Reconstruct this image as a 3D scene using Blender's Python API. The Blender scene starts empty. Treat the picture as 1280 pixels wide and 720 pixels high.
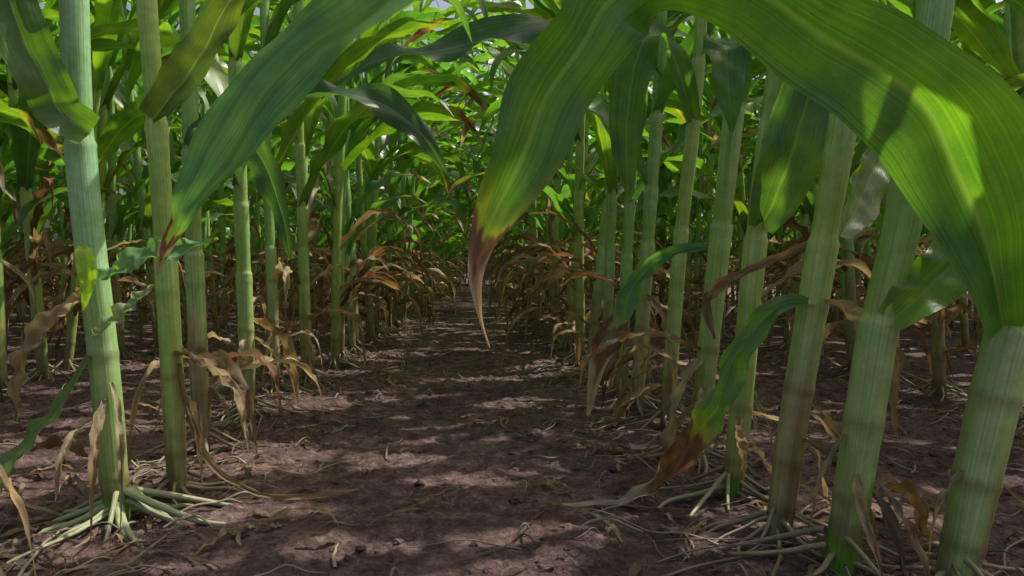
import bpy, math, random
from mathutils import Vector, noise

scene = bpy.context.scene
rad = math.radians

# ------------------------------------------------------------------ helpers
def lerp(a, b, t): return a + (b - a) * t
def mixc(a, b, t):
    t = max(0.0, min(1.0, t))
    return tuple(lerp(a[i], b[i], t) for i in range(3))
def sstep(a, b, x):
    t = max(0.0, min(1.0, (x - a) / (b - a)))
    return t * t * (3 - 2 * t)
def cr(pts, n):
    """Catmull-Rom through tuples, n segments."""
    m = len(pts) - 1
    out = []
    for i in range(n + 1):
        u = i / n * m
        k = min(int(u), m - 1)
        t = u - k
        p0 = pts[max(k - 1, 0)]; p1 = pts[k]; p2 = pts[k + 1]; p3 = pts[min(k + 2, m)]
        out.append(tuple(0.5 * ((2 * b) + (-a + c) * t + (2 * a - 5 * b + 4 * c - d) * t * t + (-a + 3 * b - 3 * c + d) * t ** 3)
                         for a, b, c, d in zip(p0, p1, p2, p3)))
    return out
def gz(x, y):
    p = Vector((x, y, 0.0))
    h = noise.noise(p * 2.1) * 0.012 + noise.noise(p * 7.0 + Vector((3, 1, 7))) * 0.006
    return h

class MB:
    def __init__(s):
        s.v = []; s.f = []; s.c = []; s.uv = []; s.m = []
    def grid(s, rows, closed, mat):
        """rows: list of list of (pos,col4,uv)"""
        base = len(s.v); nc = len(rows[0])
        for r in rows:
            for p, c, uv in r:
                s.v.append(tuple(p)); s.c.extend(c); s.uv.append(uv)
        for i in range(len(rows) - 1):
            for k in range(nc - 1 if not closed else nc):
                k2 = (k + 1) % nc
                s.f.append((base + i * nc + k, base + i * nc + k2, base + (i + 1) * nc + k2, base + (i + 1) * nc + k))
                s.m.append(mat)
    def mesh(s, name, mats):
        me = bpy.data.meshes.new(name)
        me.from_pydata(s.v, [], s.f)
        for m in mats: me.materials.append(m)
        at = me.color_attributes.new("Col", 'FLOAT_COLOR', 'POINT')
        at.data.foreach_set("color", s.c)
        uvl = me.uv_layers.new(name="UVMap")
        n = len(me.loops)
        vi = [0] * n
        me.loops.foreach_get("vertex_index", vi)
        flat = []
        for i in vi: flat.extend(s.uv[i])
        uvl.data.foreach_set("uv", flat)
        me.polygons.foreach_set("material_index", s.m)
        me.polygons.foreach_set("use_smooth", [True] * len(me.polygons))
        me.update()
        return me

# ------------------------------------------------------------------ materials
def new_mat(name):
    m = bpy.data.materials.new(name); m.use_nodes = True
    nt = m.node_tree; nt.nodes.clear()
    return m, nt, nt.nodes, nt.links

def math_node(N, L, op, a, b=None, c=None):
    n = N.new('ShaderNodeMath'); n.operation = op
    for i, x in enumerate((a, b, c)):
        if x is None: continue
        if isinstance(x, (int, float)): n.inputs[i].default_value = x
        else: L.new(x, n.inputs[i])
    return n.outputs[0]
def mixrgb(N, L, mode, fac, a, b):
    n = N.new('ShaderNodeMix'); n.data_type = 'RGBA'; n.blend_type = mode
    for sock, x in ((n.inputs[0], fac), (n.inputs[6], a), (n.inputs[7], b)):
        if isinstance(x, (int, float)): sock.default_value = x
        elif isinstance(x, tuple): sock.default_value = x
        else: L.new(x, sock)
    return n.outputs[2]
def ramp(N, L, src, stops):
    n = N.new('ShaderNodeValToRGB')
    el = n.color_ramp.elements
    while len(el) > 1: el.remove(el[-1])
    el[0].position = stops[0][0]; el[0].color = stops[0][1]
    for p, c in stops[1:]:
        e = el.new(p); e.color = c
    L.new(src, n.inputs[0])
    return n.outputs[0]

def leaf_material():
    m, nt, N, L = new_mat("corn_leaf")
    out = N.new('ShaderNodeOutputMaterial')
    at = N.new('ShaderNodeAttribute'); at.attribute_name = "Col"
    uv = N.new('ShaderNodeUVMap'); uv.uv_map = "UVMap"
    sep = N.new('ShaderNodeSeparateXYZ'); L.new(uv.outputs[0], sep.inputs[0])
    geo = N.new('ShaderNodeTexCoord')
    d = math_node(N, L, 'ABSOLUTE', math_node(N, L, 'SUBTRACT', sep.outputs[0], 0.5))
    mid = ramp(N, L, d, [(0.0, (1, 1, 1, 1)), (0.015, (0.8, 0.8, 0.8, 1)), (0.035, (0, 0, 0, 1))])
    mp = N.new('ShaderNodeMapping'); mp.inputs['Scale'].default_value = (46, 1.4, 1)
    L.new(uv.outputs[0], mp.inputs[0])
    nv = N.new('ShaderNodeTexNoise'); nv.inputs['Scale'].default_value = 1.0; nv.inputs['Detail'].default_value = 3
    L.new(mp.outputs[0], nv.inputs['Vector'])
    nb = N.new('ShaderNodeTexNoise'); nb.inputs['Scale'].default_value = 22; nb.inputs['Detail'].default_value = 5
    L.new(geo.outputs['Object'], nb.inputs['Vector'])
    nf = N.new('ShaderNodeTexNoise'); nf.inputs['Scale'].default_value = 260; nf.inputs['Detail'].default_value = 3
    L.new(geo.outputs['Object'], nf.inputs['Vector'])
    vein = ramp(N, L, nv.outputs[0], [(0.3, (0.70, 0.70, 0.70, 1)), (0.7, (1.28, 1.28, 1.2, 1))])
    blot = ramp(N, L, nb.outputs[0], [(0.3, (0.62, 0.74, 0.85, 1)), (0.7, (1.38, 1.24, 1.0, 1))])
    c = mixrgb(N, L, 'MULTIPLY', 1.0, at.outputs['Color'], vein)
    c = mixrgb(N, L, 'MULTIPLY', 1.0, c, blot)
    sp = ramp(N, L, nf.outputs[0], [(0.60, (0, 0, 0, 1)), (0.78, (0.4, 0.4, 0.4, 1))])
    c = mixrgb(N, L, 'MIX', sp, c, (0.17, 0.2, 0.12, 1))
    alive = math_node(N, L, 'SUBTRACT', 1.0, at.outputs['Alpha'])
    mf = math_node(N, L, 'MULTIPLY', mid, math_node(N, L, 'MULTIPLY', alive, 0.6))
    c = mixrgb(N, L, 'MIX', mf, c, (0.17, 0.27, 0.10, 1))
    b = N.new('ShaderNodeBump'); b.inputs['Strength'].default_value = 0.45; b.inputs['Distance'].default_value = 0.002
    hh = math_node(N, L, 'ADD', nv.outputs[0], math_node(N, L, 'MULTIPLY', nb.outputs[0], 0.6))
    L.new(hh, b.inputs['Height'])
    p = N.new('ShaderNodeBsdfPrincipled')
    L.new(c, p.inputs['Base Color'])
    L.new(math_node(N, L, 'ADD', 0.32, math_node(N, L, 'MULTIPLY', at.outputs['Alpha'], 0.4)), p.inputs['Roughness'])
    p.inputs['Specular IOR Level'].default_value = 0.7
    L.new(b.outputs[0], p.inputs['Normal'])
    t = N.new('ShaderNodeBsdfTranslucent')
    live_t = mixrgb(N, L, 'MULTIPLY', 1.0, c, (3.1, 3.2, 0.7, 1))
    dead_t = mixrgb(N, L, 'MULTIPLY', 1.0, c, (1.2, 1.05, 0.8, 1))
    tc = mixrgb(N, L, 'MIX', at.outputs['Alpha'], live_t, dead_t)
    L.new(tc, t.inputs[0])
    mx = N.new('ShaderNodeMixShader'); mx.inputs[0].default_value = 0.38
    L.new(p.outputs[0], mx.inputs[1]); L.new(t.outputs[0], mx.inputs[2])
    L.new(mx.outputs[0], out.inputs[0])
    return m

def stalk_material():
    m, nt, N, L = new_mat("corn_stalk")
    out = N.new('ShaderNodeOutputMaterial')
    at = N.new('ShaderNodeAttribute'); at.attribute_name = "Col"
    uv = N.new('ShaderNodeUVMap'); uv.uv_map = "UVMap"
    geo = N.new('ShaderNodeTexCoord')
    mp = N.new('ShaderNodeMapping'); mp.inputs['Scale'].default_value = (60, 5, 1)
    L.new(uv.outputs[0], mp.inputs[0])
    nv = N.new('ShaderNodeTexNoise'); nv.inputs['Scale'].default_value = 1.0; nv.inputs['Detail'].default_value = 4
    L.new(mp.outputs[0], nv.inputs['Vector'])
    nb = N.new('ShaderNodeTexNoise'); nb.inputs['Scale'].default_value = 45; nb.inputs['Detail'].default_value = 6
    nb.inputs['Roughness'].default_value = 0.65
    L.new(geo.outputs['Object'], nb.inputs['Vector'])
    nf = N.new('ShaderNodeTexNoise'); nf.inputs['Scale'].default_value = 420; nf.inputs['Detail'].default_value = 3
    L.new(geo.outputs['Object'], nf.inputs['Vector'])
    vein = ramp(N, L, nv.outputs[0], [(0.3, (0.72, 0.77, 0.70, 1)), (0.7, (1.22, 1.18, 1.26, 1))])
    blot = ramp(N, L, nb.outputs[0], [(0.3, (0.72, 0.80, 0.64, 1)), (0.55, (1.0, 1.0, 1.0, 1)), (0.75, (1.25, 1.12, 1.2, 1))])
    c = mixrgb(N, L, 'MULTIPLY', 1.0, at.outputs['Color'], vein)
    c = mixrgb(N, L, 'MULTIPLY', 1.0, c, blot)
    sp = ramp(N, L, nf.outputs[0], [(0.62, (0, 0, 0, 1)), (0.78, (0.45, 0.45, 0.45, 1))])
    c = mixrgb(N, L, 'MIX', sp, c, (0.14, 0.12, 0.055, 1))
    b = N.new('ShaderNodeBump'); b.inputs['Strength'].default_value = 0.5; b.inputs['Distance'].default_value = 0.0015
    L.new(math_node(N, L, 'ADD', nv.outputs[0], math_node(N, L, 'MULTIPLY', nb.outputs[0], 0.6)), b.inputs['Height'])
    p = N.new('ShaderNodeBsdfPrincipled')
    L.new(c, p.inputs['Base Color']); p.inputs['Roughness'].default_value = 0.42
    p.inputs['Specular IOR Level'].default_value = 0.35
    L.new(b.outputs[0], p.inputs['Normal'])
    L.new(p.outputs[0], out.inputs[0])
    return m

def soil_material():
    m, nt, N, L = new_mat("soil")
    out = N.new('ShaderNodeOutputMaterial')
    geo = N.new('ShaderNodeTexCoord')
    def nz(s, d, r=0.6):
        n = N.new('ShaderNodeTexNoise'); n.inputs['Scale'].default_value = s
        n.inputs['Detail'].default_value = d; n.inputs['Roughness'].default_value = r
        L.new(geo.outputs['Object'], n.inputs['Vector']); return n.outputs[0]
    n1 = nz(3.2, 5); n2 = nz(28, 8, 0.7); n3 = nz(160, 5, 0.7)
    vo = N.new('ShaderNodeTexVoronoi'); vo.inputs['Scale'].default_value = 75
    wv = N.new('ShaderNodeVectorMath'); wv.operation = 'ADD'
    nn = N.new('ShaderNodeTexNoise'); nn.inputs['Scale'].default_value = 30; L.new(geo.outputs['Object'], nn.inputs['Vector'])
    sc = N.new('ShaderNodeVectorMath'); sc.operation = 'SCALE'; sc.inputs['Scale'].default_value = 0.03
    L.new(nn.outputs['Color'], sc.inputs[0]); L.new(geo.outputs['Object'], wv.inputs[0]); L.new(sc.outputs[0], wv.inputs[1])
    L.new(wv.outputs[0], vo.inputs['Vector'])
    c = ramp(N, L, n2, [(0.30, (0.058, 0.033, 0.031, 1)), (0.5, (0.140, 0.090, 0.084, 1)), (0.70, (0.29, 0.205, 0.19, 1))])
    c1 = ramp(N, L, n1, [(0.35, (0.68, 0.65, 0.66, 1)), (0.65, (1.3, 1.26, 1.24, 1))])
    c3 = ramp(N, L, n3, [(0.3, (0.5, 0.5, 0.5, 1)), (0.7, (1.5, 1.5, 1.5, 1))])
    c = mixrgb(N, L, 'MULTIPLY', 1.0, c, c1)
    c = mixrgb(N, L, 'MULTIPLY', 1.0, c, c3)
    h = math_node(N, L, 'ADD', n2, math_node(N, L, 'MULTIPLY', n3, 0.35))
    h = math_node(N, L, 'SUBTRACT', h, math_node(N, L, 'MULTIPLY', vo.outputs['Distance'], 0.5))
    b = N.new('ShaderNodeBump'); b.inputs['Strength'].default_value = 1.0; b.inputs['Distance'].default_value = 0.018
    L.new(h, b.inputs['Height'])
    p = N.new('ShaderNodeBsdfPrincipled'); L.new(c, p.inputs['Base Color'])
    p.inputs['Roughness'].default_value = 0.85; p.inputs['Specular IOR Level'].default_value = 0.2
    L.new(b.outputs[0], p.inputs['Normal']); L.new(p.outputs[0], out.inputs[0])
    return m

LEAF = leaf_material(); STALK = stalk_material(); SOIL = soil_material()
MATS = [STALK, LEAF]

# ------------------------------------------------------------------ plant parts
GREENS = [(0.055, 0.140, 0.040), (0.046, 0.125, 0.046), (0.068, 0.155, 0.034), (0.052, 0.138, 0.062), (0.080, 0.165, 0.034)]
TAN = (0.42, 0.31, 0.17); BROWN = (0.18, 0.11, 0.06); STRAW = (0.54, 0.46, 0.29); RUST = (0.24, 0.12, 0.065)

def ribbon(B, pts, widths, normals, n, nc, colf, rng, fold=(0.25, 0.25), wave=0.10, wfreq=5.0, crumple=0.0):
    data = [tuple(p) + (w,) + tuple(nn) for p, w, nn in zip(pts, widths, normals)]
    S = cr(data, n)
    P = [Vector(s[:3]) for s in S]
    ph1 = rng.uniform(0, 6.28); ph2 = rng.uniform(0, 6.28); sd = rng.uniform(0, 50)
    f1 = wfreq * rng.uniform(0.85, 1.15); f2 = wfreq * rng.uniform(0.85, 1.15)
    rows = []
    for i in range(n + 1):
        t = i / n
        T = (P[min(i + 1, n)] - P[max(i - 1, 0)])
        if T.length < 1e-7: T = Vector((0, 0, 1))
        T.normalize()
        nn = Vector(S[i][4:7]); nn = nn - T * nn.dot(T)
        if nn.length < 1e-5: nn = T.orthogonal()
        nn.normalize()
        side = nn.cross(T)
        w = max(S[i][3], 0.0006) * 0.5
        fo = lerp(fold[0], fold[1], min(1, t * 4))
        row = []
        for k in range(nc + 1):
            s = -1 + 2 * k / nc
            a = abs(s)
            wv = math.sin(6.283 * f1 * t + ph1 + 1.3 * math.sin(9 * t + ph2)) if s < 0 else math.sin(6.283 * f2 * t + ph2 + 1.1 * math.sin(8 * t + ph1))
            off = fo * a * w + wave * w * 2 * (a ** 2.2) * wv * min(1, t * 5)
            pos = P[i] + side * (w * s * (1 - 0.12 * fo * a)) + nn * off
            if crumple > 0:
                q = Vector((s * 1.5 + sd, t * 14, sd))
                pos += nn * noise.noise(q) * crumple * w + side * noise.noise(q + Vector((9, 3, 1))) * crumple * w * 0.6
            c = colf(t, s)
            row.append((pos, c, ((s + 1) / 2, t * 1.0 + sd)))
        rows.append(row)
    B.grid(rows, False, 1)

def live_col(rng, tipdead=0.0, tint=None, bright=1.0):
    g = tint or rng.choice(GREENS)
    g = tuple(x * bright * rng.uniform(0.88, 1.12) for x in g)
    sd = rng.uniform(0, 99)
    def f(t, s):
        nz = noise.noise(Vector((s * 1.2, t * 7, sd)))
        c = mixc(g, (g[0] * 1.5, g[1] * 1.25, g[2] * 0.9), 0.5 + nz)
        dd = 0.0
        if tipdead > 0:
            nz3 = noise.noise(Vector((s * 3.5, t * 30, sd + 5)))
            e = t + 0.08 * abs(s) ** 2 + nz * 0.06 + nz3 * .03
            y = sstep(1 - tipdead - 0.07, 1 - tipdead, e)
            c = mixc(c, (0.26, 0.26, 0.05), y * 0.7)
            r = sstep(1 - tipdead - 0.008, 1 - tipdead + 0.012, e)
            c = mixc(c, mixc(RUST, (.14, .07, .04), .5 + nz3 * 1.5), r)
            p = sstep(1 - tipdead * 0.6, 1 - tipdead * 0.35, e)
            c = mixc(c, (0.50, 0.40, 0.31), p)
            dd = r
        return (c[0], c[1], c[2], dd)
    return f
def dead_col(rng, base=None):
    a = base or rng.choice([TAN, BROWN, STRAW, TAN, TAN, STRAW, RUST]); sd = rng.uniform(0, 99)
    k = rng.uniform(0.7, 1.15)
    def f(t, s):
        nz = noise.noise(Vector((s * 2, t * 9, sd)))
        c = mixc(a, BROWN if a != BROWN else TAN, 0.3 + nz * 1.1)
        return (c[0] * k, c[1] * k, c[2] * k, 1.0)
    return f

def gen_leaf(B, P0, az, L, W, el0, droop, rng, n, nc, dead=False, roll_amp=0.4, tip=0.0, tint=None, bright=1.0, maxdown=-80, base=None):
    m = 9
    pts = []; nrm = []; ws = []
    p = Vector(P0); el = el0
    roll0 = rng.uniform(-roll_amp, roll_amp); rollr = rng.uniform(-1, 1) * roll_amp * (3.0 if dead else 1.6)
    azd = rng.uniform(-0.5, 0.5) * (1.6 if dead else 0.7)
    for i in range(m + 1):
        t = i / m
        d = Vector((math.cos(az) * math.cos(el), math.sin(az) * math.cos(el), math.sin(el)))
        side = Vector((-math.sin(az), math.cos(az), 0))
        N_ = d.cross(side)
        if N_.z < 0 and el > -1.4: N_ = -N_
        r = roll0 * min(1, t * 2) + rollr * t * t
        nn = N_ * math.cos(r) + side * math.sin(r)
        q = p.copy()
        if q.z < 0.004: q.z = 0.007
        pts.append(tuple(q)); nrm.append(tuple(nn))
        if dead:
            w = W * (0.6 + 0.5 * math.sin(min(1, t * 1.3) * 3.1)) * (1 - t ** 4)
        else:
            w = W * (0.42 + 0.58 * sstep(0, 0.32, t)) * (1 - max(0, (t - 0.45) / 0.55) ** 1.9)
        ws.append(max(w, 0.001))
        p = p + d * (L / m)
        el = max(rad(maxdown), el - droop * (0.35 + 1.5 * t) / m + rng.uniform(-0.06, 0.06))
        az += azd / m
    if dead:
        ribbon(B, pts, ws, nrm, n, nc, dead_col(rng, base), rng, fold=(0.8, 0.7), wave=0.25, wfreq=4, crumple=0.9)
    else:
        ribbon(B, pts, ws, nrm, n, nc, live_col(rng, tip, tint, bright), rng, fold=(1.0, 0.28), wave=0.15, wfreq=4.5)

def tube(B, pts, radii, n, sides, colf):
    S = cr([tuple(p) + (r,) for p, r in zip(pts, radii)], n)
    P = [Vector(s[:3]) for s in S]
    rows = []
    ref = Vector((0.3, 0.9, 0.2))
    for i in range(n + 1):
        T = (P[min(i + 1, n)] - P[max(i - 1, 0)]).normalized()
        a = T.cross(ref).normalized(); b = T.cross(a)
        rows.append([(P[i] + (a * math.cos(6.2832 * k / sides) + b * math.sin(6.2832 * k / sides)) * S[i][3], colf(i / n), (k / sides * 0.3, i / n)) for k in range(sides)])
    B.grid(rows, True, 0)

def brace_roots(B, x, y, z0, r, rng, n=12, green=0.5, spread=1.0, seg=8, thick=1.0):
    for i in range(n):
        a = i / n * 6.283 + rng.uniform(-0.3, 0.3)
        L = rng.uniform(0.035, 0.095) * spread
        h = rng.uniform(0.012, 0.040)
        b = rng.uniform(-0.7, 0.7)
        def q(d, z, tw=0.0):
            aa = a + tw
            return (x + math.cos(aa) * d, y + math.sin(aa) * d, z)
        pts = [q(r * 0.6, z0 + h), q(r * 1.1, z0 + h * 0.95), q(r + L * 0.35, z0 + h * 0.6, b * 0.1), q(r + L * 0.75, z0 + 0.008, b * 0.25), q(r + L, z0 + 0.001, b * 0.5), q(r + L * 1.15, z0 - 0.010, b * 0.6)]
        r0 = rng.uniform(0.0020, 0.0034) * thick
        c0 = mixc((0.25, 0.18, 0.12), (0.40, 0.48, 0.25), green * rng.uniform(0.5, 1.1))
        c1 = mixc(c0, (0.32, 0.26, 0.19), 0.5)
        tube(B, pts, [r0 * 1.2, r0 * 1.1, r0, r0 * 0.85, r0 * 0.7, r0 * 0.4], seg, 6, lambda t: mixc(c0, c1, t) + (0,))

STALKG = [(0.35, 0.56, 0.145), (0.39, 0.57, 0.14), (0.31, 0.53, 0.145), (0.36, 0.57, 0.18)]
def stalk(B, path, r0, nodes, collars, rng, ds=0.01, sides=14, dry=0.22, tint=None, lowgreen=0.0, rust=0.4, jump=0.15):
    zs = path[0][2]; ze = path[-1][2]
    n = max(6, int((ze - zs) / ds))
    S = cr(path, n)
    g = tint or rng.choice(STALKG)
    sd = rng.uniform(0, 99)
    rows = []
    ell = rng.uniform(0, 3.14)
    for i in range(n + 1):
        x, y, z = S[i][:3]
        h = z - zs
        r = r0 * (1 - 0.22 * min(h, 1.6)) * (0.86 + 0.14 * sstep(0, 0.12, h))
        prev = zs; nxt = ze + 0.1
        for c in collars:
            if c <= z: prev = c
            else:
                nxt = c; break
        fr = (z - prev) / max(0.02, nxt - prev)
        r *= 1 - jump * .6 + jump * fr ** 1.5
        ring = 0.0; nd = 0.0
        for c in collars:
            ring = max(ring, math.exp(-((z - c) / 0.005) ** 2))
        for c in nodes:
            nd = max(nd, math.exp(-((z - c) / 0.006) ** 2))
        r *= 1 + 0.07 * nd * sstep(.45, .15, h) + jump * .25 * ring
        T = Vector([a - b for a, b in zip(S[min(i + 1, n)][:3], S[max(i - 1, 0)][:3])]).normalized()
        A = T.cross(Vector((0, 1, 0))).normalized(); Bv = T.cross(A)
        row = []
        for k in range(sides):
            th = 6.2832 * k / sides
            nz = noise.noise(Vector((math.cos(th) * 1.3, math.sin(th) * 1.3, z * 7 + sd)))
            nz2 = noise.noise(Vector((math.cos(th) * 2.2 + 7, math.sin(th) * 2.2, z * 16 + sd)))
            rr = r * (1 + 0.05 * math.cos(2 * (th - ell)) + 0.02 * nz2)
            pos = Vector((x, y, z)) + (A * math.cos(th) + Bv * math.sin(th)) * rr
            shade = mixc((g[0] * .80, g[1] * .84, g[2] * .7), (g[0] * 1.10, g[1] * 1.05, g[2] * 1.45), fr + nz * 0.9)
            shade = mixc(shade, (0.42, 0.46, 0.13), sstep(0.45, 0.1, h) * 0.45)
            dv = sstep(dry + 0.09, dry - 0.12, h + nz * 0.18)
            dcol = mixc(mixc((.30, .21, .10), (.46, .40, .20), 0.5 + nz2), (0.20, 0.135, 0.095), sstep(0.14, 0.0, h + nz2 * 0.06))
            c = mixc(shade, dcol, dv * 0.9)
            if lowgreen > 0:
                lg = sstep(lowgreen + 0.006, lowgreen - 0.006, h)
                c = mixc(c, (0.14, 0.32, 0.04), lg)
                c = mixc(c, (0.2, 0.13, 0.07), 0.7 * math.exp(-((h - lowgreen) / 0.008) ** 2))
            c = mixc(c, (0.22, 0.13, 0.06), nd * rust * 1.2 * sstep(0.4, 0.15, h))
            c = mixc(c, (0.46, 0.55, 0.24), ring * 0.45)
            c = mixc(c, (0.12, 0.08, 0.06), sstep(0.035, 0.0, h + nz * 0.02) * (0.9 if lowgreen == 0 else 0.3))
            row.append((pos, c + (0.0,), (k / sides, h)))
        rows.append(row)
    B.grid(rows, True, 0)
    top = rows[-1]
    B.grid([top, [(Vector(S[n][:3]) + Vector((0, 0, 0.01)), top[0][1], (0, 0))] * sides], True, 0)
    def at(z):
        for i in range(n):
            if S[i + 1][2] >= z:
                t = (z - S[i][2]) / max(1e-6, S[i + 1][2] - S[i][2])
                return Vector([lerp(a, b, t) for a, b in zip(S[i][:3], S[i + 1][:3])])
        return Vector(S[n][:3])
    return at

def gen_plant_mesh(seed, detail=1, H=2.1, lsp=(.12, .16), LW=(.055, .088)):
    rng = random.Random(seed)
    B = MB()
    lx = rng.uniform(-0.05, 0.05); ly = rng.uniform(-0.06, 0.06)
    path = [(0, 0, -0.01), (lx * 0.15, ly * 0.1, 0.12), (lx * 0.5, ly * 0.5, 0.45), (lx + rng.uniform(-.02, .02), ly, 0.9), (lx * 1.8, ly * 1.7, 1.5), (lx * 2.3, ly * 2, H)]
    nodes = [0.035, 0.09, 0.16, 0.25]
    cols = []
    z = rng.uniform(0.28, 0.40)
    while z < H - 0.1:
        cols.append(z); z += rng.uniform(*lsp)
    r0 = rng.uniform(0.0135, 0.0175)
    at = stalk(B, path, r0, nodes, cols, rng, ds=0.014 if detail else 0.05, sides=12 if detail else 6,
               dry=rng.uniform(0.12, 0.40), jump=.08)
    a0 = rng.gauss(0, 0.6); k = 0
    for zn in nodes[1:] + [0.21, 0.31]:
        k += 1
        for rep in range(2 if rng.random() < 0.6 else 1):
            if rng.random() < 0.9:
                az = a0 + (math.pi if k % 2 else 0) + rng.uniform(-0.7, 0.7)
                p = at(zn + rng.uniform(0, 0.06)) + Vector((math.cos(az), math.sin(az), 0)) * r0 * 0.8
                gen_leaf(B, p, az, rng.uniform(0.14, 0.48), rng.uniform(0.012, 0.030), rad(rng.uniform(10, 70)), rng.uniform(2.2, 4.5), rng,
                         22 if detail else 10, 4 if detail else 2, dead=True)
    for ci, zn in enumerate(cols):
        k += 1
        az = a0 + (math.pi if k % 2 else 0) + rng.uniform(-0.3, 0.3)
        p = at(zn) + Vector((math.cos(az), math.sin(az), 0)) * r0 * 0.75
        if ci == 0 and rng.random() < 0.6:
            gen_leaf(B, p, az, rng.uniform(0.25, 0.45), rng.uniform(0.02, 0.035), rad(rng.uniform(30, 60)), rng.uniform(2.4, 3.6), rng, 24 if detail else 10, 4 if detail else 2, dead=True)
            continue
        el = rng.uniform(45, 72)
        Lf = rng.uniform(0.55, 0.82) * (0.7 if ci < 2 else 1)
        tipd = rng.uniform(0.05, 0.22) if ci < 3 else 0
        gen_leaf(B, p, az, Lf, rng.uniform(*LW), rad(el), rng.uniform(1.9, 3.3), rng,
                 26 if detail else 13, 6 if detail else 4, roll_amp=0.5, tip=tipd, bright=rng.uniform(0.7, 1.25))
    if detail and rng.random() < 0.8:
        brace_roots(B, 0, 0, 0.0, r0, rng, n=9, green=rng.uniform(0, 0.4), spread=0.8, seg=6)
    return B.mesh("corn_plant_mesh", MATS)

# ------------------------------------------------------------------ hero plants near the lens
def link(ob): scene.collection.objects.link(ob); return ob

HERO = []
def hero(path, r, collars, seed, leaves=(), upper=None, upper_az=None, dead=3, roots=10, rootgreen=0.2, rspread=1.0, dry=0.15, lowgreen=0.0, tint=None, nodes=(0.04, 0.10, 0.18, 0.28), dead_az=None, rust=0.4, deadL=(0.15, 0.35), rthick=1.0):
    rng = random.Random(seed)
    B = MB()
    x0, y0 = path[0][0], path[0][1]
    H = 1.35 if y0 < 1.3 else 1.7
    g = gz(x0, y0)
    path = [(path[0][0], path[0][1], g - 0.012)] + [tuple(p) for p in path[1:]]
    a, b = path[-2], path[-1]
    if b[2] < H - .2:
        k = (H - b[2]) / (b[2] - a[2]) * .6
        path.append((b[0] + (b[0] - a[0]) * k, b[1] + (b[1] - a[1]) * k, H))
    cl = list(collars); z = (cl[-1] if cl else 0.5) if upper is None else upper - 0.14
    ups = []
    z += 0.14
    while z < path[-1][2] - 0.05:
        ups.append(z); cl.append(z); z += rng.uniform(0.13, 0.18)
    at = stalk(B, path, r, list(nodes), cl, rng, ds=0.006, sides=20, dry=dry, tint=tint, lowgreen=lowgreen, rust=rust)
    for lf in leaves:
        P, W, Nn, kind = lf[:4]
        opt = lf[4] if len(lf) > 4 else {}
        if kind == 'dead':
            ribbon(B, P, W, Nn, 60, 6, dead_col(rng, opt.get('base')), rng, fold=(0.5, 0.5), wave=opt.get('wave', 0.2), wfreq=4, crumple=opt.get('crumple', 0.9))
        else:
            ribbon(B, P, W, Nn, 140, 14, live_col(rng, opt.get('tip', 0), opt.get('tint'), opt.get('bright', 1.0)), rng, fold=opt.get('fold', (0.7, 0.22)), wave=opt.get('wave', 0.09), wfreq=opt.get('wfreq', 4), crumple=opt.get('crumple', 0.10))
    a0 = upper_az if upper_az is not None else rng.gauss(0, 0.7)
    for k, zn in enumerate(ups):
        az = a0 + (math.pi if k % 2 else 0) + rng.uniform(-0.3, 0.3)
        p = at(zn) + Vector((math.cos(az), math.sin(az), 0)) * r * 0.75
        gen_leaf(B, p, az, rng.uniform(0.5, 0.72), rng.uniform(0.055, 0.085), rad(rng.uniform(55, 74)), rng.uniform(1.6, 2.6), rng, 36, 8, tip=0.0, bright=rng.uniform(.85, 1.15))
    for k in range(dead):
        az = rng.uniform(0, 6.28) if dead_az is None else dead_az + rng.uniform(-0.9, 0.9)
        p = at(rng.uniform(0.05, 0.30)) + Vector((math.cos(az), math.sin(az), 0)) * r * 0.85
        gen_leaf(B, p, az, rng.uniform(*deadL), rng.uniform(0.010, 0.026), rad(rng.uniform(-40, 50)), rng.uniform(2.5, 4.5), rng, 30, 5, dead=True)
    for k in range(3):
        az = rng.uniform(2.8, 6.4)
        p = at(rng.uniform(0.06, 0.17)) + Vector((math.cos(az), math.sin(az), 0)) * r * 1.02
        gen_leaf(B, p, az, rng.uniform(0.08, 0.18), rng.uniform(0.006, 0.016), rad(rng.uniform(-60, -20)), rng.uniform(1, 2), rng, 24, 4, dead=True, base=STRAW if k else TAN)
    if roots: brace_roots(B, x0, y0, g, r * 0.9, rng, n=roots, green=rootgreen, spread=rspread, seg=12, thick=rthick)
    me = B.mesh("corn_plant_mesh", MATS)
    ob = bpy.data.objects.new("corn_plant", me)
    link(ob); HERO.append(ob)
    return ob

big = ([(.495, .68, .249), (.469, .66, .300), (.437, .64, .371), (.3955, .63, .433), (.3445, .62, .472), (.289, .62, .507), (.227, .62, .545), (.163, .61, .552), (.112, .60, .529), (.086, .60, .492), (.058, .60, .450), (.034, .60, .395), (.013, .60, .350), (.002, .60, .325), (-.004, .60, .297), (0, .60, .263), (.008, .60, .237)],
       [.045, .085, .108, .108, .098, .085, .078, .070, .072, .076, .074, .062, .040, .024, .014, .004, .0015],
       [(-.2, -1, 0), (0, -1, -.1), (-.2, -1, -.3), (0, -.9, -.5), (0.1, -.8, -.6), (0, -.6, -.8), (0, -.6, -.8), (0, -.6, -.7), (.1, -.8, -.4), (.2, -.9, -.1), (.25, -1, 0), (.3, -1, 0), (.2, -1, 0), (.5, -1, 0), (.2, -1, 0), (0, -1, 0), (0, -1, 0)],
       'live', dict(tip=0.185, bright=1.0, wave=0.14, wfreq=5, tint=(0.055, 0.145, 0.030), fold=(.7, .3), crumple=.16))
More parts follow.
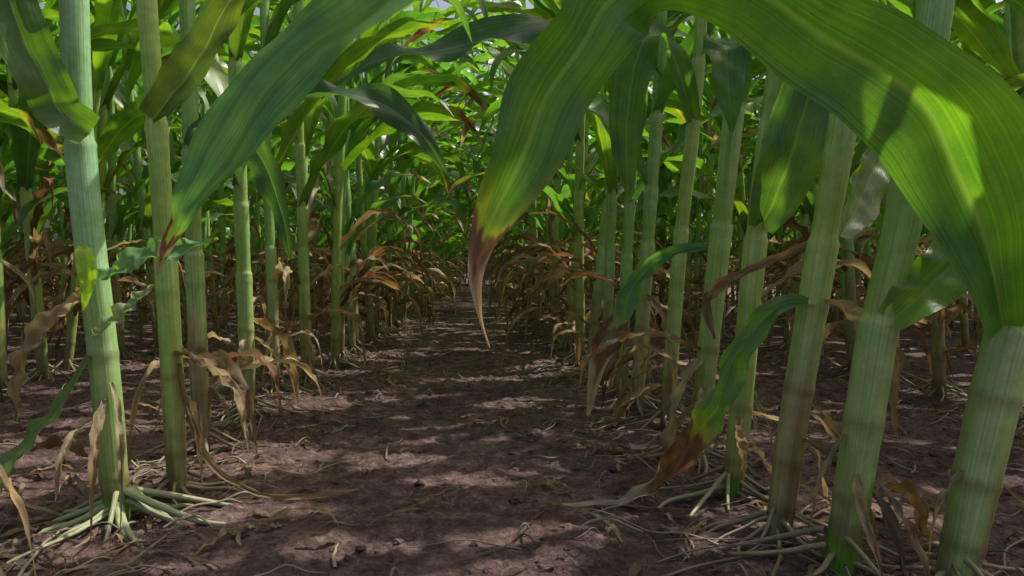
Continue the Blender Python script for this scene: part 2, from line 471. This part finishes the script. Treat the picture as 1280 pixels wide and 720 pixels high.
# right row
hero([(.452, .69, 0), (.480, .69, .12), (.510, .69, .2425), (.537, .69, .33), (.565, .69, .484), (.62, .70, .9)], .0225, [.243, .40], 11, [big],
     upper=.64, upper_az=0.2, dead=2, dead_az=0.5, dry=.04, roots=9, tint=(0.34, 0.56, 0.19))
lfH = ([(.402, .705, .250), (.428, .70, .277), (.459, .70, .308), (.485, .71, .343), (.515, .73, .37), (.56, .75, .37)], [.03, .048, .052, .045, .035, .004],
       [(-.3, -.8, .5)] * 6, 'live', dict(bright=1.3, tint=(0.08, 0.16, 0.03)))
hero([(.356, .72, 0), (.376, .72, .10), (.400, .72, .252), (.424, .72, .356), (.452, .72, .54), (.472, .72, .70), (.52, .73, 1.1)], .0185, [.252, .41], 12, [lfH],
     upper=.66, upper_az=-0.5, dead=2, dead_az=0.3, dry=.08, roots=8, nodes=(.035, .075, .15), lowgreen=.055)
lfF = ([(.372, .79, .266), (.325, .79, .262), (.2925, .81, .21), (.272, .83, .148), (.248, .86, .09), (.22, .90, .034), (.17, .90, .012), (.09, .90, .010)],
       [.012, .022, .030, .036, .036, .022, .012, .003], [(-.1, -.8, .6), (-.2, -.9, .5), (-.6, -.9, .3), (-.7, -.8, .2), (-.5, -.8, .3), (-.3, -.6, .8), (0, -.3, 1), (0, -.3, 1)],
       'live', dict(tip=.46, tint=(0.07, 0.17, 0.10), wave=.24, wfreq=8, crumple=.6))
lfI = ([(.385, .80, .34), (.345, .82, .318), (.30, .85, .292), (.27, .86, .265), (.28, .86, .22)], [.012, .008, .012, .015, .003], [(0, -1, .5)] * 5, 'dead', dict(base=BROWN))
lfI2 = ([(.405, .81, .34), (.44, .84, .375), (.475, .87, .42), (.515, .9, .455), (.56, .9, .45)], [.018, .045, .05, .04, .005], [(.3, -1, .2)] * 5, 'live', dict(bright=1.3, tint=(0.08, 0.14, 0.025), tip=.1))
hero([(.329, .80, 0), (.345, .80, .11), (.364, .80, .229), (.400, .80, .442), (.427, .80, .602), (.47, .81, .9), (.50, .82, 1.2)], .0165, [.335, .48], 13, [lfF, lfI, lfI2],
     upper=.66, upper_az=0.7, dead=2, dead_az=-0.3, dry=.20, roots=12, rootgreen=.3, nodes=(.04, .09, .17, .26))
lfG = ([(.370, .95, .358), (.385, .935, .40), (.402, .92, .4635), (.42, .92, .525), (.445, .92, .585), (.48, .93, .62), (.53, .94, .60)], [.034, .065, .082, .075, .06, .04, .005],
       [(-.2, -1, .2)] * 7, 'live', dict(wave=.1))
lfB = ([(.43, .96, .80), (.32, .94, .86), (.14, .91, .85), (-.01, .89, .75), (-.110, .87, .640), (-.191, .86, .578), (-.25, .85, .515), (-.294, .84, .442), (-.332, .83, .382), (-.349, .83, .352), (-.364, .83, .325), (-.372, .83, .296)],
       [.04, .07, .085, .095, .105, .110, .104, .086, .046, .022, .014, .004],
       [(0, 0, 1), (0, -.3, 1), (-.1, -.5, .9), (-.2, -.7, .7), (-.3, -.9, .4), (-.3, -.95, .3), (-.35, -.95, .25), (-.35, -.95, .2), (-.3, -.95, .1), (0, -1, 0), (.4, -1, 0), (0, -1, 0)],
       'live', dict(tip=.13, tint=(0.085, 0.20, 0.085), wave=.10, crumple=.15))
hero([(.333, .96, 0), (.347, .96, .108), (.368, .96, .343), (.400, .96, .609), (.44, .97, .95), (.46, .98, 1.25)], .0162, [.345, .50, .80], 14, [lfG, lfB],
     upper=.95, upper_az=1.2, dead=2, dead_az=-0.5, dry=.07, roots=14, rootgreen=.45, nodes=(.05, .12, .22), lowgreen=.045, rspread=1.1)
lfM = ([(.372, 1.13, .335), (.32, 1.16, .335), (.267, 1.2, .293), (.233, 1.2, .22), (.20, 1.2, .153), (.18, 1.2, .06)], [.012, .022, .03, .042, .036, .005],
       [(-.3, -1, .6), (-.3, -1, .5), (-.7, -.9, .3), (-.7, -.9, .1), (-.5, -.9, .1), (-.3, -1, 0)], 'live', dict(tip=.35, tint=(0.06, 0.15, 0.09), wave=.18, crumple=.4))
lfN = ([(.395, 1.11, .56), (.375, 1.08, .62), (.36, 1.05, .63), (.355, 1.03, .57), (.36, 1.03, .50)], [.03, .06, .07, .05, .006], [(-.2, -1, .4), (-.2, -.8, .6), (-.1, -.8, .5), (.1, -1, .2), (.1, -1, 0)], 'live', dict(wave=.12))
hero([(.336, 1.12, 0), (.352, 1.12, .15), (.379, 1.12, .40), (.404, 1.12, .648), (.43, 1.13, 1.0), (.46, 1.15, 1.35)], .0165, [.37, .55], 15, [lfM, lfN],
     upper=.68, upper_az=0.1, dead=3, dead_az=2.9, dry=.12, roots=10)
lfO = ([(.395, 1.34, .58), (.35, 1.31, .70), (.30, 1.28, .72), (.268, 1.27, .64), (.258, 1.27, .53), (.262, 1.27, .43)], [.03, .06, .075, .075, .055, .006], [(-.2, -.8, .6), (-.2, -.7, .8), (-.3, -.7, .7), (-.4, -1, .2), (-.3, -1, 0), (-.3, -1, 0)], 'live', dict(wave=.14, bright=.8))
hero([(.348, 1.35, 0), (.362, 1.35, .18), (.378, 1.35, .375), (.408, 1.35, .66), (.43, 1.37, 1.0), (.45, 1.38, 1.4)], .0150, [.38, .57], 16, [lfO], upper=.70, upper_az=0.3, dead=4, dry=.18, roots=10)
lfP = ([(.388, 1.55, .72), (.31, 1.54, .80), (.13, 1.5, .81), (-.06, 1.5, .765), (-.22, 1.5, .74), (-.33, 1.5, .66)], [.04, .07, .085, .08, .055, .006], [(-.3, -.3, .9), (0, -.5, 1), (0, -.7, .8), (0, -.8, .7), (-.1, -.6, .8), (-.3, -.6, .5)], 'live', dict(wave=.2, bright=.75, tint=(.045, .12, .065)))
hero([(.338, 1.55, 0), (.350, 1.55, .2), (.368, 1.55, .46), (.388, 1.55, .762), (.40, 1.57, 1.1), (.42, 1.58, 1.5)], .0155, [.36], 17, [lfP], upper=.48, upper_az=2.6, dead=5, dry=.22)
hero([(.338, 1.72, 0), (.345, 1.72, .2), (.358, 1.72, .46), (.378, 1.72, .762), (.40, 1.72, 1.1), (.42, 1.74, 1.6)], .0142, [.34], 18, upper=.46, upper_az=0.2, dead=5, dry=.26)
hero([(.330, 1.90, 0), (.338, 1.90, .2), (.348, 1.90, .46), (.36, 1.90, .762), (.38, 1.9, 1.1), (.40, 1.9, 1.7)], .0150, [.37], 19, upper=.50, upper_az=-2.5, dead=6, dry=.24)
# left row
lfC = ([(-.462, .852, .464), (-.488, .84, .484), (-.498, .83, .512), (-.519, .82, .564), (-.54, .82, .62), (-.57, .82, .66), (-.66, .82, .62)], [.045, .05, .055, .058, .055, .05, .01],
       [(.3, -1, .2)] * 7, 'live', dict(wave=.06, bright=.8))
lfE = ([(-.462, .855, .20), (-.484, .84, .151), (-.510, .82, .109), (-.533, .80, .069), (-.57, .79, .03)], [.012, .03, .040, .038, .012], [(-.6, -.7, .6)] * 5, 'live', dict(tint=(.08, .17, .04), tip=.05))
lfJ = ([(-.462, .855, .29), (-.43, .85, .302), (-.40, .845, .318), (-.355, .84, .325), (-.316, .84, .337)], [.014, .026, .038, .028, .004], [(0, -.8, .7)] * 5, 'live', dict(tint=(.09, .20, .14), wave=.2, crumple=.3))
lfJ2 = ([(-.458, .85, .225), (-.435, .845, .24), (-.41, .845, .262), (-.385, .85, .285)], [.01, .022, .022, .003], [(0, -.8, .8)] * 4, 'live', dict(tint=(.16, .23, .18), wave=.25, crumple=.3))
lfK = ([(-.468, .845, .27), (-.50, .83, .240), (-.52, .82, .19), (-.527, .82, .13)], [.014, .022, .020, .004], [(-.4, -1, .3)] * 4, 'dead', dict(base=TAN))
lfK2 = ([(-.468, .845, .33), (-.46, .835, .32), (-.455, .835, .29), (-.46, .835, .255)], [.006, .020, .018, .003], [(.3, -1, .5)] * 4, 'live', dict(bright=1.6, tint=(.12, .22, .03)))  # small leaf with a backlit sun glow painted in by its brightened colour
hero([(-.437, .87, 0), (-.445, .87, .08), (-.456, .87, .203), (-.482, .87, .435), (-.491, .87, .629), (-.50, .87, .85), (-.52, .88, 1.2)], .0192, [.455, .30], 21, [lfC, lfE, lfJ, lfJ2, lfK, lfK2],
     upper=.68, upper_az=3.0, dead=1, dead_az=3.4, dry=.03, roots=22, rootgreen=1.0, rspread=1.35, rthick=1.25, lowgreen=.052, nodes=(.052, .2), tint=(.32, .56, .22), deadL=(.12, .2))
lfD = ([(-.430, .945, .500), (-.398, .94, .535), (-.358, .93, .585), (-.32, .92, .648), (-.26, .92, .72), (-.2, .93, .74), (-.13, .93, .72)], [.036, .058, .066, .06, .05, .035, .004],
       [(-.2, -1, .2)] * 7, 'live', dict(wave=.08, bright=.75))
lfT = ([(-.395, .945, .18), (-.382, .94, .12), (-.345, .93, .05), (-.28, .93, .012), (-.2, .93, .012), (-.16, .95, .014)], [.008, .009, .008, .007, .006, .002], [(0, -1, .5)] * 6, 'dead', dict(base=TAN))
hero([(-.403, .96, 0), (-.41, .96, .15), (-.421, .96, .343), (-.432, .96, .503), (-.445, .96, .663), (-.46, .96, .9), (-.48, .97, 1.3)], .0160, [.34, .503], 22, [lfD, lfT],
     upper=.72, upper_az=2.6, dead=2, dry=.17, roots=8, rootgreen=.1, nodes=(.06, .16, .27), rspread=.8)
lfQ = ([(-.480, 1.19, .49), (-.44, 1.16, .54), (-.385, 1.13, .535), (-.33, 1.11, .46), (-.30, 1.1, .38), (-.29, 1.1, .32)], [.03, .055, .062, .05, .03, .005], [(-.2, -.8, .6), (-.2, -.7, .8), (-.3, -.8, .6), (-.5, -.9, .2), (-.4, -1, .1), (-.3, -1, 0)], 'live', dict(wave=.15, bright=.75, tint=(.045, .12, .06)))
hero([(-.462, 1.20, 0), (-.472, 1.20, .218), (-.480, 1.20, .42), (-.485, 1.20, .628), (-.49, 1.20, .8), (-.51, 1.2, 1.35)], .0168, [.33, .50], 23, [lfQ], upper=.64, upper_az=0.3, dead=3, dry=.28)
lfR = ([(-.492, 1.47, .47), (-.44, 1.42, .57), (-.34, 1.38, .63), (-.22, 1.36, .63), (-.12, 1.36, .57), (-.06, 1.36, .48)], [.03, .06, .075, .07, .045, .005], [(-.2, -.8, .6), (-.2, -.7, .8), (-.1, -.7, .8), (0, -.7, .7), (-.3, -.9, .4), (-.3, -1, .2)], 'live', dict(wave=.2, bright=.75, tint=(.045, .12, .065)))
hero([(-.475, 1.48, 0), (-.482, 1.48, .2), (-.492, 1.48, .45), (-.507, 1.48, .867), (-.52, 1.5, 1.5)], .0160, [.30, .44], 24, [lfR], upper=.56, upper_az=2.4, dead=4, dry=.16)
hero([(-.505, 1.78, 0), (-.512, 1.78, .2), (-.522, 1.78, .45), (-.532, 1.78, .8), (-.54, 1.8, 1.6)], .0150, [.36], 25, upper=.50, upper_az=0.1, dead=5, dry=.24)
hero([(-.462, 1.92, 0), (-.468, 1.92, .2), (-.474, 1.92, .45), (-.485, 1.92, .8), (-.49, 1.92, 1.6)], .0150, [.36], 26, upper=.47, upper_az=-0.4, dead=5, dry=.2)
hero([(-.458, .69, 0), (-.49, .69, .06), (-.52, .69, .3), (-.56, .69, .6)], .017, [.3], 27, upper=.45, upper_az=3.1, dead=1, dead_az=3.2, dry=.2, roots=0)

# ------------------------------------------------------------------ generic rows
near_meshes = [gen_plant_mesh(100 + i, 1, 1.8) for i in range(9)]
far_meshes = [gen_plant_mesh(200 + i, 0, 2.2) for i in range(10)]
rng = random.Random(5)
field = bpy.data.collections.new("corn_rows")
def put(x, y, meshes, coll, lean=0.0, s0=1.0):
    ob = bpy.data.objects.new("corn_plant", rng.choice(meshes))
    ob.location = (x, y, gz(x, y) if y < 8 else 0)
    ob.rotation_euler = (rng.gauss(0, .03), lean + rng.gauss(0, .03), rng.choice((0, math.pi)) + rng.gauss(0, .35))
    s = rng.uniform(.9, 1.1) * s0; ob.scale = (s, s, s * rng.uniform(.95, 1.05))
    coll.objects.link(ob)
ROWS_L = [-0.47 - 0.76 * i for i in range(0, 8)]
ROWS_R = [0.34 + 0.76 * i for i in range(0, 8)]
for sgn, rows_ in ((-1, ROWS_L), (1, ROWS_R)):
    for ri, x in enumerate(rows_):
        y = 2.06 if ri == 0 else max(0.85, abs(x) * 1.05 - 0.3)
        while y < (16 if ri < 2 else 11 if ri < 4 else 8):
            xx = x + rng.gauss(0, .018)
            lean = 0.04 * sgn if ri == 0 else rng.gauss(0, .02)
            if ri == 0 and y > 4.5: lean = 0.0
            if ri <= 1 and y < 3.6: put(xx, y, near_meshes, scene.collection, lean)
            else: put(xx, y, near_meshes if (ri <= 1 and y < 5) else far_meshes, field, lean, 1.15 if y > 8 else 1.0)
            y += max(.08, rng.gauss(.17, .035)) * (1 if y < 6 else 1.4)
for j in range(3):       # headland rows running across the far end
    x = -7
    while x < 7.5:
        put(x + rng.gauss(0, .03), 16.5 + j * .7, far_meshes, field, 0, 1.35 + .2 * j)
        x += rng.uniform(.16, .28)
emp = bpy.data.objects.new("corn_rows", None)
emp.instance_type = 'COLLECTION'; emp.instance_collection = field
link(emp)

# ------------------------------------------------------------------ soil
def axis(fine_lo, fine_hi, step, far_lo, far_hi):
    a = []; v = fine_lo
    while v < fine_hi: a.append(v); v += step
    s = step
    while v < far_hi: a.append(v); s *= 1.18; v += s
    a.append(far_hi)
    b = []; v = fine_lo; s = step
    while v > far_lo:
        s *= 1.18; v -= s; b.append(max(v, far_lo))
    return b[::-1] + a
xs = axis(-1.1, 1.2, .007, -150, 150)
ys = axis(.5, 2.7, .007, -60, 300)
def soilh(x, y):
    h = gz(x, y)
    if abs(x) < 2 and -1 < y < 5:
        p = Vector((x, y, 0))
        h += noise.noise(p * 24) * .0035 + max(0, noise.noise(p * 52 + Vector((5, 5, 5)))) * .010 + noise.noise(p * 110) * .002
    return h
vs = []; fs = []
for y in ys:
    for x in xs: vs.append((x, y, soilh(x, y)))
nx = len(xs)
for j in range(len(ys) - 1):
    for i in range(nx - 1):
        fs.append((j * nx + i, j * nx + i + 1, (j + 1) * nx + i + 1, (j + 1) * nx + i))
me = bpy.data.meshes.new("ground"); me.from_pydata(vs, [], fs); me.materials.append(SOIL)
me.polygons.foreach_set("use_smooth", [True] * len(me.polygons))
link(bpy.data.objects.new("ground", me))

# clods
import bmesh
bm = bmesh.new(); bmesh.ops.create_icosphere(bm, subdivisions=2, radius=1)
iv = [v.co.copy() for v in bm.verts]; iff = [tuple(v.index for v in f.verts) for f in bm.faces]; bm.free()
rng = random.Random(77)
vs = []; fs = []
for i in range(4800):
    y = .55 + 3.6 * rng.random() ** 1.6; x = rng.uniform(-.75, .75) * max(1, y)
    r = .001 + .006 * rng.random() ** 3
    o = Vector((x, y, soilh(x, y) - r * .1)); sd = Vector((rng.uniform(0, 99), 0, 0))
    sx, sy, sz = rng.uniform(.8, 1.6), rng.uniform(.8, 1.6), rng.uniform(.5, .9)
    b = len(vs)
    for v in iv:
        k = r * (1 + .75 * noise.noise(v * 1.6 + sd))
        vs.append((o.x + v.x * k * sx, o.y + v.y * k * sy, o.z + v.z * k * sz))
    fs.extend(tuple(b + q for q in f) for f in iff)
me = bpy.data.meshes.new("soil_clods"); me.from_pydata(vs, [], fs); me.materials.append(SOIL)
link(bpy.data.objects.new("soil_clods", me))

# litter: dry strips, stems and root bits on the ground
B = MB(); rng = random.Random(31)
GREYB = (.17, .125, .095); GREYT = (.34, .28, .21)
for i in range(2500):
    y = .6 + 4.6 * rng.random() ** 1.5
    rowx = rng.choice((-.47, .34)) if rng.random() < .75 else rng.choice((-1.22, 1.1))
    x = rowx + rng.gauss(0, .13) if rng.random() < .75 else rng.uniform(-.9, 1.1)
    a = rng.uniform(0, 6.28); L = rng.uniform(.01, .10) * (1 if rng.random() < .85 else 2.2)
    curve = rng.uniform(-1.6, 1.6); pts = []; nn = []
    p = Vector((x, y, 0)); m = 5; lift = rng.uniform(.001, .012)
    for j in range(m + 1):
        pts.append((p.x, p.y, soilh(p.x, p.y) + .002 + lift * math.sin(3.14 * j / m)))
        nn.append((rng.gauss(0, .5), rng.gauss(0, .5), 1))
        p = p + Vector((math.cos(a), math.sin(a), 0)) * L / m; a += curve / m + rng.gauss(0, .15)
    if rng.random() < .55:
        w = rng.uniform(.002, .010)
        ribbon(B, pts, [w * .6, w, w, w * .8, w * .7, .001], nn, 14, 3, dead_col(rng, rng.choice([GREYT, GREYB, GREYB, GREYT, TAN])), rng, fold=(.4, .4), wave=.2, crumple=.8)
    else:
        r = rng.uniform(.0006, .002); c = mixc(GREYT, GREYB, rng.random())
        tube(B, pts, [r, r, r * .9, r * .8, r * .7, r * .3], 12, 5, lambda t: c + (0,))
link(bpy.data.objects.new("dead_leaf_litter", B.mesh("dead_leaf_litter", MATS)))

# ------------------------------------------------------------------ light
el = rad(62); az = rad(62)
w = bpy.data.worlds.new("World"); scene.world = w; w.use_nodes = True
nt = w.node_tree; bg = nt.nodes['Background']; bg.inputs[1].default_value = 0.15
sky = nt.nodes.new('ShaderNodeTexSky'); sky.sky_type = 'NISHITA'; sky.sun_disc = False
sky.sun_elevation = el; sky.sun_rotation = az; sky.dust_density = 8; sky.air_density = 1.0; sky.ozone_density = 0.5
nt.links.new(sky.outputs[0], bg.inputs[0])
sl = bpy.data.lights.new("sun", 'SUN'); sl.energy = 5; sl.angle = rad(.8); sl.color = (1, .95, .86)
so = bpy.data.objects.new("sun", sl); link(so)
D = Vector((math.sin(az) * math.cos(el), math.cos(az) * math.cos(el), math.sin(el)))
so.rotation_euler = D.to_track_quat('Z', 'Y').to_euler(); so.location = D * 10

# ------------------------------------------------------------------ camera
cam = bpy.data.cameras.new("camera"); co = bpy.data.objects.new("camera", cam); link(co)
co.location = (0, 0, .3); co.rotation_euler = (rad(90), 0, 0)
cam.sensor_width = 36; cam.lens = 25.3; cam.shift_x = .03125; cam.shift_y = -.0156
cam.clip_start = .02; cam.clip_end = 1000
scene.camera = co
scene.view_settings.view_transform = 'Standard'; scene.view_settings.look = 'None'; scene.view_settings.exposure = 0
